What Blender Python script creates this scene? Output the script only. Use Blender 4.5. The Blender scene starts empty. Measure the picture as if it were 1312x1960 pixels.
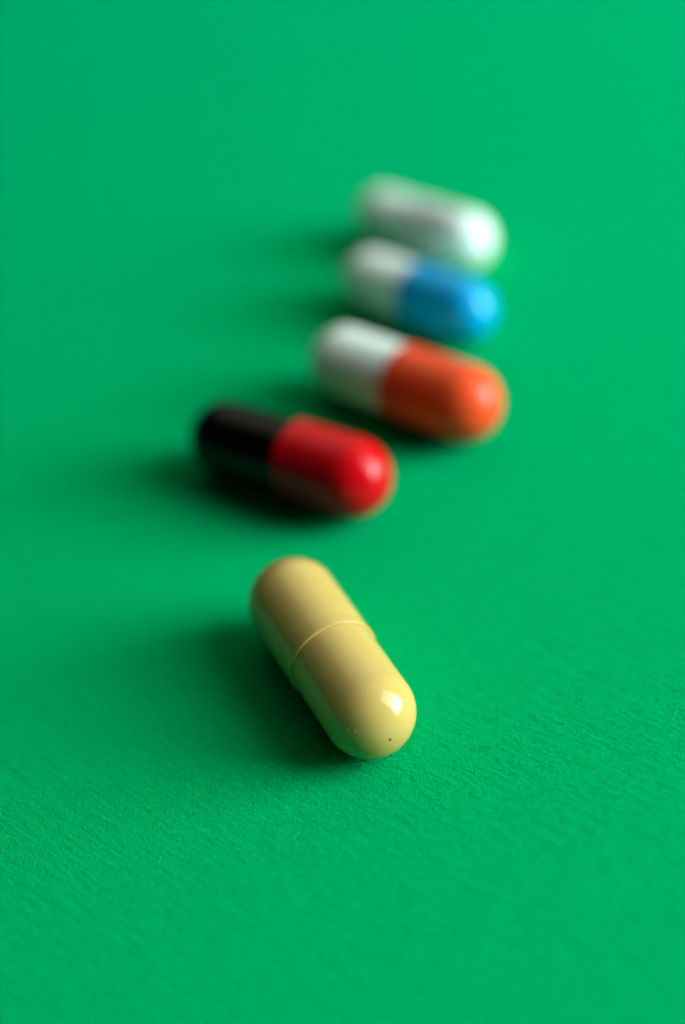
import bpy, bmesh, math, random
from mathutils import Vector, Matrix

MM = 0.001
scene = bpy.context.scene

# ------------------------------------------------------------------ camera
PITCH, ROLL, HEIGHT, FPX = math.radians(38.379), math.radians(-9.065), 87.172 * MM, 2871.2
Y0 = -110 * MM                       # the camera stands behind the world origin
F = Vector((0, math.cos(PITCH), -math.sin(PITCH)))
R0 = Vector((1, 0, 0)); U0 = R0.cross(F)
RIGHT = math.cos(ROLL) * R0 + math.sin(ROLL) * U0
UP = -math.sin(ROLL) * R0 + math.cos(ROLL) * U0
cam_data = bpy.data.cameras.new('camera')
cam = bpy.data.objects.new('camera', cam_data)
scene.collection.objects.link(cam)
m = Matrix((RIGHT, UP, -F)).transposed().to_4x4()
m.translation = Vector((0, Y0, HEIGHT))
cam.matrix_world = m
cam_data.sensor_fit = 'VERTICAL'
cam_data.sensor_height = 36.0
cam_data.lens = 36.0 * FPX / 1960.0
cam_data.clip_start = 0.002
cam_data.clip_end = 20.0
cam_data.dof.use_dof = True
cam_data.dof.focus_distance = 114.6 * MM
cam_data.dof.aperture_fstop = 7.0
scene.camera = cam

# ------------------------------------------------------------------ light
world = bpy.data.worlds.new('World'); scene.world = world
world.use_nodes = True
bg = world.node_tree.nodes['Background']
bg.inputs['Color'].default_value = (1.0, 0.95, 0.85, 1)
bg.inputs['Strength'].default_value = 0.02

def window_pane(name, az, dist, z0, z1, w, radiance, colour):
    """an upright window pane, facing the capsules, from height z0 to z1"""
    d = bpy.data.lights.new(name, 'AREA'); d.shape = 'RECTANGLE'
    d.size, d.size_y, d.color = w, z1 - z0, colour
    d.energy = radiance * w * (z1 - z0)
    o = bpy.data.objects.new(name, d); scene.collection.objects.link(o)
    a = math.radians(az)
    z = Vector((math.cos(a), math.sin(a), 0)); y = Vector((0, 0, 1)); x = y.cross(z)
    mm = Matrix((x, y, z)).transposed().to_4x4()
    mm.translation = Vector((dist * math.cos(a), dist * math.sin(a), (z0 + z1) / 2))
    o.matrix_world = mm
    return o
DAY = (0.97, 1.0, 1.03)
WD = 0.60
# the daylight thins out towards the top of the window
for i, (z0, z1, w, rad) in enumerate(((0.066, 0.275, 0.36, 78), (0.275, 0.38, 0.40, 46), (0.38, 0.53, 0.44, 30), (0.53, 0.85, 0.50, 20))):
    window_pane('window_pane', -10, WD, z0, z1, w, rad, DAY)
window_pane('window_lower_pane', -12, WD, 0.008, 0.058, 0.30, 36, DAY)

def soft_light(name, az, el, dist, w, h, radiance, colour):
    """the pale far wall and ceiling of the room, giving back the daylight"""
    d = bpy.data.lights.new(name, 'AREA'); d.shape = 'RECTANGLE'
    d.size, d.size_y, d.color, d.energy = w, h, colour, radiance * w * h
    o = bpy.data.objects.new(name, d); scene.collection.objects.link(o)
    a, e = math.radians(az), math.radians(el)
    v = Vector((math.cos(a) * math.cos(e), math.sin(a) * math.cos(e), math.sin(e)))
    o.location = v * dist + Vector((0.02, 0.06, 0))
    o.rotation_euler = v.to_track_quat('Z', 'Y').to_euler()
soft_light('room_bounce', 66, 54, 0.55, 0.80, 0.70, 2.0, (1.0, 0.96, 0.78))

vs = scene.view_settings
vs.view_transform = 'Standard'; vs.look = 'None'; vs.gamma = 1.0; vs.exposure = 0.0
vs.use_curve_mapping = False
scene.render.engine = 'CYCLES'
scene.cycles.use_denoising = True
scene.cycles.max_bounces = 10
scene.cycles.caustics_reflective = True

# ------------------------------------------------------------------ helpers
def link(name, bm, mat, parent=None, smooth=True):
    me = bpy.data.meshes.new(name); bm.to_mesh(me); bm.free()
    if smooth:
        me.polygons.foreach_set('use_smooth', [True] * len(me.polygons))
    if mat: me.materials.append(mat)
    o = bpy.data.objects.new(name, me); scene.collection.objects.link(o)
    if parent: o.parent = parent
    return o

def nodes(name):
    mt = bpy.data.materials.new(name); mt.use_nodes = True
    nt = mt.node_tree
    return mt, nt, nt.nodes['Principled BSDF']

def N(nt, kind, **kw):
    n = nt.nodes.new(kind)
    for k, v in kw.items(): setattr(n, k, v)
    return n

# ------------------------------------------------------------------ materials
def paper_material():
    mt, nt, p = nodes('green_paper')
    L = nt.links.new
    tc = N(nt, 'ShaderNodeTexCoord')
    def noise(rot, sx, sy, detail, rough, dist=0.0):
        mp = N(nt, 'ShaderNodeMapping', vector_type='TEXTURE')
        mp.inputs['Rotation'].default_value = (0, 0, math.radians(rot))
        mp.inputs['Scale'].default_value = (sx * MM, sy * MM, 1 * MM)
        L(tc.outputs['Object'], mp.inputs['Vector'])
        n = N(nt, 'ShaderNodeTexNoise')
        n.inputs['Scale'].default_value = 1.0
        n.inputs['Detail'].default_value = detail
        n.inputs['Roughness'].default_value = rough
        n.inputs['Distortion'].default_value = dist
        L(mp.outputs['Vector'], n.inputs['Vector'])
        return n.outputs['Fac']
    def mix(a, b, wa, wb):
        x = N(nt, 'ShaderNodeMath', operation='MULTIPLY'); L(a, x.inputs[0]); x.inputs[1].default_value = wa
        y = N(nt, 'ShaderNodeMath', operation='MULTIPLY_ADD'); L(b, y.inputs[0]); y.inputs[1].default_value = wb
        L(x.outputs[0], y.inputs[2]); return y.outputs[0]
    streak = noise(-45, 1.3, 0.22, 3, 0.6, 0.4)      # mould grain of the sheet
    fibre = noise(-68, 0.42, 0.08, 2, 0.6, 0.5)      # fibres
    fibre2 = noise(38, 0.32, 0.085, 2, 0.6, 0.8)
    fine = noise(-60, 0.13, 0.07, 3, 0.7)
    furrow = noise(-43, 3.4, 0.62, 2, 0.5, 0.3)      # broad furrows left by the mould
    h0 = mix(streak, furrow, 0.75, 1.25)
    h1 = mix(h0, fibre, 1.0, 0.7)
    h2 = mix(h1, fibre2, 1.0, 0.3)
    h3 = mix(h2, fine, 1.0, 0.5)
    bump = N(nt, 'ShaderNodeBump')
    bump.inputs['Strength'].default_value = 1.0
    bump.inputs['Distance'].default_value = 0.085 * MM
    L(h3, bump.inputs['Height'])
    L(bump.outputs['Normal'], p.inputs['Normal'])
    # dye takes a little unevenly along the fibres
    dye = mix(fibre, fibre2, 0.5, 0.5)
    ramp = N(nt, 'ShaderNodeValToRGB')
    ramp.color_ramp.elements[0].position = 0.3; ramp.color_ramp.elements[0].color = (0.000, 0.333, 0.080, 1)
    ramp.color_ramp.elements[1].position = 0.7; ramp.color_ramp.elements[1].color = (0.000, 0.475, 0.140, 1)
    L(dye, ramp.inputs['Fac'])
    L(ramp.outputs['Color'], p.inputs['Base Color'])
    p.inputs['Roughness'].default_value = 0.8
    p.inputs['Specular IOR Level'].default_value = 0.0
    p.inputs['Sheen Weight'].default_value = 0.17
    p.inputs['Sheen Roughness'].default_value = 0.45
    p.inputs['Sheen Tint'].default_value = (0.0, 0.80, 0.85, 1)
    p.inputs['Specular Tint'].default_value = (0.0, 0.9, 0.35, 1)
    return mt

def gelatin(name, colour, rough=0.14, sub=0.0, bump_amt=1.0, spec=0.20):
    mt, nt, p = nodes(name)
    L = nt.links.new
    tc = N(nt, 'ShaderNodeTexCoord')
    n = N(nt, 'ShaderNodeTexNoise'); n.inputs['Scale'].default_value = 420.0; n.inputs['Detail'].default_value = 2
    L(tc.outputs['Object'], n.inputs['Vector'])
    b = N(nt, 'ShaderNodeBump'); b.inputs['Distance'].default_value = 0.02 * MM * bump_amt
    b.inputs['Strength'].default_value = 0.6
    L(n.outputs['Fac'], b.inputs['Height']); L(b.outputs['Normal'], p.inputs['Normal'])
    # fine dust and handling marks break up the gloss
    d = N(nt, 'ShaderNodeTexNoise'); d.inputs['Scale'].default_value = 2600.0; d.inputs['Detail'].default_value = 4
    L(tc.outputs['Object'], d.inputs['Vector'])
    mr = N(nt, 'ShaderNodeMapRange')
    mr.inputs['From Min'].default_value = 0.35; mr.inputs['From Max'].default_value = 0.75
    mr.inputs['To Min'].default_value = rough * 0.8; mr.inputs['To Max'].default_value = rough * 1.5
    L(d.outputs['Fac'], mr.inputs['Value']); L(mr.outputs['Result'], p.inputs['Roughness'])
    p.inputs['Base Color'].default_value = (*colour, 1)
    p.inputs['IOR'].default_value = 1.5
    p.inputs['Specular IOR Level'].default_value = spec
    p.inputs['Subsurface Weight'].default_value = sub
    p.inputs['Subsurface Radius'].default_value = (1, 1, 1)
    p.inputs['Subsurface Scale'].default_value = 2.2 * MM
    return mt

def plain(name, colour, rough=0.6):
    mt, nt, p = nodes(name)
    p.inputs['Base Color'].default_value = (*colour, 1); p.inputs['Roughness'].default_value = rough
    return mt

M_PAPER = paper_material()
M_YELLOW = gelatin('cream_yellow_gelatin', (0.50, 0.39, 0.105), spec=0.34)
M_RED = gelatin('red_gelatin', (0.50, 0.003, 0.006))
M_BLACK = gelatin('black_gelatin', (0.001, 0.001, 0.001))
M_ORANGE = gelatin('orange_gelatin', (0.76, 0.080, 0.018))
M_WHITE = gelatin('white_gelatin', (0.70, 0.87, 0.79), sub=0.6)
M_BLUE = gelatin('blue_gelatin', (0.0, 0.33, 0.66))
M_SPECK = plain('dark_speck', (0.012, 0.008, 0.004))
M_SCUFF = plain('pale_scuff', (0.75, 0.68, 0.42))
M_LINT = plain('pale_lint', (0.04, 0.52, 0.25), 0.7)
M_FIBRE = plain('paper_fibre', (0.0, 0.47, 0.15), 0.8)

# ------------------------------------------------------------------ the green paper
def build_paper():
    bm = bmesh.new()
    w, t = 0.42, 0.0003
    bmesh.ops.create_cube(bm, size=1.0, matrix=Matrix.Translation((0, 0.05, -t / 2)) @ Matrix.Diagonal((2 * w, 2 * w, t, 1)))
    o = link('paper_sheet', bm, M_PAPER, smooth=False)
    o['kind'] = 'structure'
    o['label'] = 'bright green fibrous paper sheet under all the capsules'
    return o
paper = build_paper()

def fibre_tube(bm, x, y, a, ln, r, bend, lift, segs=4):
    rings = []; p = Vector((x, y, 0))
    for k in range(segs + 1):
        t = k / segs
        ang = a + bend * (t - 0.5)
        dv = Vector((math.cos(ang), math.sin(ang), 0)); side = Vector((-dv.y, dv.x, 0))
        c = Vector((p.x, p.y, 0.002 * MM + lift * math.sin(math.pi * t)))
        rr = r * (0.5 if k in (0, segs) else 1)
        rings.append([bm.verts.new(c + side * rr), bm.verts.new(c + Vector((0, 0, rr * 1.4))), bm.verts.new(c - side * rr)])
        p += dv * (ln / segs)
    for k in range(segs):
        for j in range(3):
            q = (j + 1) % 3
            bm.faces.new((rings[k][j], rings[k][q], rings[k + 1][q], rings[k + 1][j]))
    bm.faces.new(rings[0]); bm.faces.new(rings[-1][::-1])

def build_fibres():
    rnd = random.Random(4)
    bm = bmesh.new()
    for i in range(15000):
        x = rnd.uniform(-34, 36) * MM; y = rnd.triangular(-56, 6, -30) * MM
        a = math.radians(rnd.gauss(-66, 26) if rnd.random() < 0.72 else rnd.gauss(45, 40))
        fibre_tube(bm, x, y, a, rnd.uniform(0.12, 0.42) * MM, rnd.uniform(0.006, 0.012) * MM, rnd.uniform(-0.7, 0.7), rnd.uniform(0.005, 0.05) * MM)
    bmesh.ops.recalc_face_normals(bm, faces=bm.faces)
    o = link('paper_fibres', bm, M_FIBRE, paper); o['kind'] = 'stuff'
    # a few long pale lint hairs standing off the surface
    bm = bmesh.new()
    hairs = [(22.4, -32.0, 62, 1.2, 0.7), (-7.7, -37.6, 40, 1.0, 0.9), (-17.6, -38.0, 58, 0.9, -0.8), (9.5, -43.0, 20, 0.8, 1.2),
             (15.2, -34.6, -50, 0.7, 1.0), (27.0, -28.0, -40, 0.9, 0.9)]
    for x, y, a, ln, bend in hairs:
        fibre_tube(bm, x * MM, y * MM, math.radians(a), ln * MM, 0.011 * MM, bend, 0.10 * MM, 8)
    bmesh.ops.recalc_face_normals(bm, faces=bm.faces)
    o = link('lint_hairs', bm, M_LINT, paper); o['kind'] = 'stuff'
build_fibres()

# ------------------------------------------------------------------ capsules
def lathe(profile, segs=96):
    """profile: (x along the axis, radius); turned about local X"""
    bm = bmesh.new(); rings = []
    for x, r in profile:
        if r < 1e-9:
            rings.append([bm.verts.new((x, 0, 0))]); continue
        rings.append([bm.verts.new((x, r * math.cos(2 * math.pi * k / segs), r * math.sin(2 * math.pi * k / segs))) for k in range(segs)])
    for A, B in zip(rings, rings[1:]):
        for k in range(segs):
            q = (k + 1) % segs
            if len(A) == 1: bm.faces.new((A[0], B[k], B[q]))
            elif len(B) == 1: bm.faces.new((A[k], B[0], A[q]))
            else: bm.faces.new((A[k], B[k], B[q], A[q]))
    bmesh.ops.recalc_face_normals(bm, faces=bm.faces)
    return bm

def dome(xc, r, sign, n=26):
    """from the pole to the equator of a round end whose tip points along sign*X"""
    return [(xc + sign * r * math.cos(t), r * math.sin(t)) for t in [math.pi / 2 * k / n for k in range(n + 1)]]

def cap_profile(r, length):
    # local X: tip of the cap at x = -length, open rim at x = 0
    wall = 0.052 * r
    pts = dome(-length + r, r, -1)
    x0 = -length + r
    # locking groove behind the rim
    gx, gw, gd = -0.34 * r, 0.16 * r, 0.005 * r
    k = 14
    for i in range(1, 7): pts.append((x0 + (gx - gw - x0) * i / 7, r))
    for i in range(k + 1):
        t = -1 + 2 * i / k
        pts.append((gx + gw * t, r - gd * 0.5 * (1 + math.cos(math.pi * t))))
    pts.append((-0.10 * r, r))
    for i in range(7):                              # softly rounded rim
        a = math.pi / 2 * i / 6
        rr = wall * 0.6
        pts.append((-rr + rr * math.sin(a), r - rr + rr * math.cos(a)))
    pts += [(0.0, r - wall), (-0.15 * r, r - wall), (-length * 0.55, r - wall * 1.1)]
    return pts

def body_profile(r, visible):
    # local X: open end inside the cap, round tip at x = visible
    pts = [(-0.9 * r, r * 0.95), (-0.9 * r, r)]
    for i in range(1, 9): pts.append((-0.9 * r + (visible - r + 0.9 * r) * i / 8, r))
    pts += dome(visible - r, r, 1)[::-1][1:]
    return pts

def capsule(name, x, y, yaw_deg, r, length, cap_len, near_is_cap, cap_mat, body_mat, label, ratio=0.952, twist=0.0):
    """x, y (mm): middle of the capsule seen from above; yaw: near end turned towards the camera"""
    r *= MM; length *= MM; cap_len *= MM
    rb = r * ratio
    vis = length - cap_len
    root = bpy.data.objects.new(name, None); scene.collection.objects.link(root)
    root.empty_display_size = 0.004
    root['label'] = label; root['category'] = 'capsule'; root['group'] = 'capsules lying in a row on the green paper'
    yaw = math.radians(yaw_deg)
    near = Vector((math.cos(yaw), -math.sin(yaw), 0))
    axis = -near if near_is_cap else near           # from the cap to the body
    root.location = Vector((x * MM, y * MM + Y0, 0))
    root.rotation_euler = (0, 0, math.atan2(axis.y, axis.x))
    # it rests on the rim of the cap and, tipped a hair, on the end of the body
    tilt = math.asin((r - rb) / (vis - rb))
    mid = (vis - cap_len) / 2
    L = Matrix.Translation((-mid, 0, r * math.cos(tilt) + 0.00001)) @ Matrix.Rotation(tilt, 4, 'Y') @ Matrix.Rotation(twist, 4, 'X')
    cap = link('cap', lathe(cap_profile(r, cap_len)), cap_mat, root)
    body = link('body', lathe(body_profile(rb, vis)), body_mat, root)
    for o in (cap, body): o.matrix_local = L
    return root, cap, body, rb, vis

GR = None
yel = capsule('capsule', -2.82, 87.34, 70.2, 3.817, 21.6, 11.6, False, M_YELLOW, M_YELLOW,
              'cream yellow capsule lying nearest the camera, in sharp focus')
capsule('capsule', -4.26, 114.75, 40.7, 3.86, 22.3, 10.4, True, M_RED, M_BLACK,
        'red and black capsule lying behind the yellow one')
capsule('capsule', 8.03, 124.25, 46.7, 3.85, 22.57, 11.4, True, M_ORANGE, M_WHITE,
        'orange and white capsule between the red and the blue capsules')
capsule('capsule', 11.75, 141.3, 49.5, 3.41, 20.2, 10.5, True, M_BLUE, M_WHITE,
        'blue and white capsule lying just in front of the all white one')
capsule('capsule', 14.55, 156.1, 49.9, 3.34, 19.3, 10.25, True, M_WHITE, M_WHITE,
        'all white blurred capsule lying farthest from the camera')

# ------------------------------------------------------------------ marks on the yellow capsule
bpy.context.view_layer.update()
def ray(u, v):
    return (F + RIGHT * ((u - 656) / FPX) - UP * ((v - 980) / FPX)).normalized()
CAM = Vector((0, Y0, HEIGHT))
def on_body(u, v):
    """point and normal on the yellow body, in the body's own space"""
    b = yel[2]; inv = b.matrix_world.inverted()
    o = inv @ CAM; d = (inv.to_3x3() @ ray(u, v)).normalized()
    ok, loc, nor, i = b.ray_cast(o, d)
    return (loc, nor) if ok else None

def blob(name, u, v, length, width, ang, mat, thick):
    h = on_body(u, v)
    if not h: return
    loc, nor = h
    t = nor.orthogonal().normalized(); s = nor.cross(t)
    dx = t * math.cos(ang) + s * math.sin(ang); dy = nor.cross(dx)
    bm = bmesh.new()
    bmesh.ops.create_icosphere(bm, subdivisions=2, radius=1.0)
    rnd = random.Random(int(u * 7 + v))
    for vt in bm.verts:
        k = 1 + rnd.uniform(-0.18, 0.18)
        vt.co = loc + (dx * vt.co.x * length + dy * vt.co.y * width) * k + nor * vt.co.z * thick
    link(name, bm, mat, yel[2])
blob('speck', 747, 1416, 0.135 * MM, 0.105 * MM, 0.5, M_SPECK, 0.02 * MM)
for u, v, l, w, a in ((666, 1397, .16, .018, 2.4), (681, 1400, .10, .03, 1.0), (687, 1404, .10, .014, 2.6),
                      (702, 1401, .04, .016, 2.0), (704, 1322, .05, .022, 1.2), (661, 1244, .04, .02, 1.7)):
    blob('scuff', u, v, l * 1.3 * MM, w * 1.6 * MM, a, M_SCUFF, 0.008 * MM)
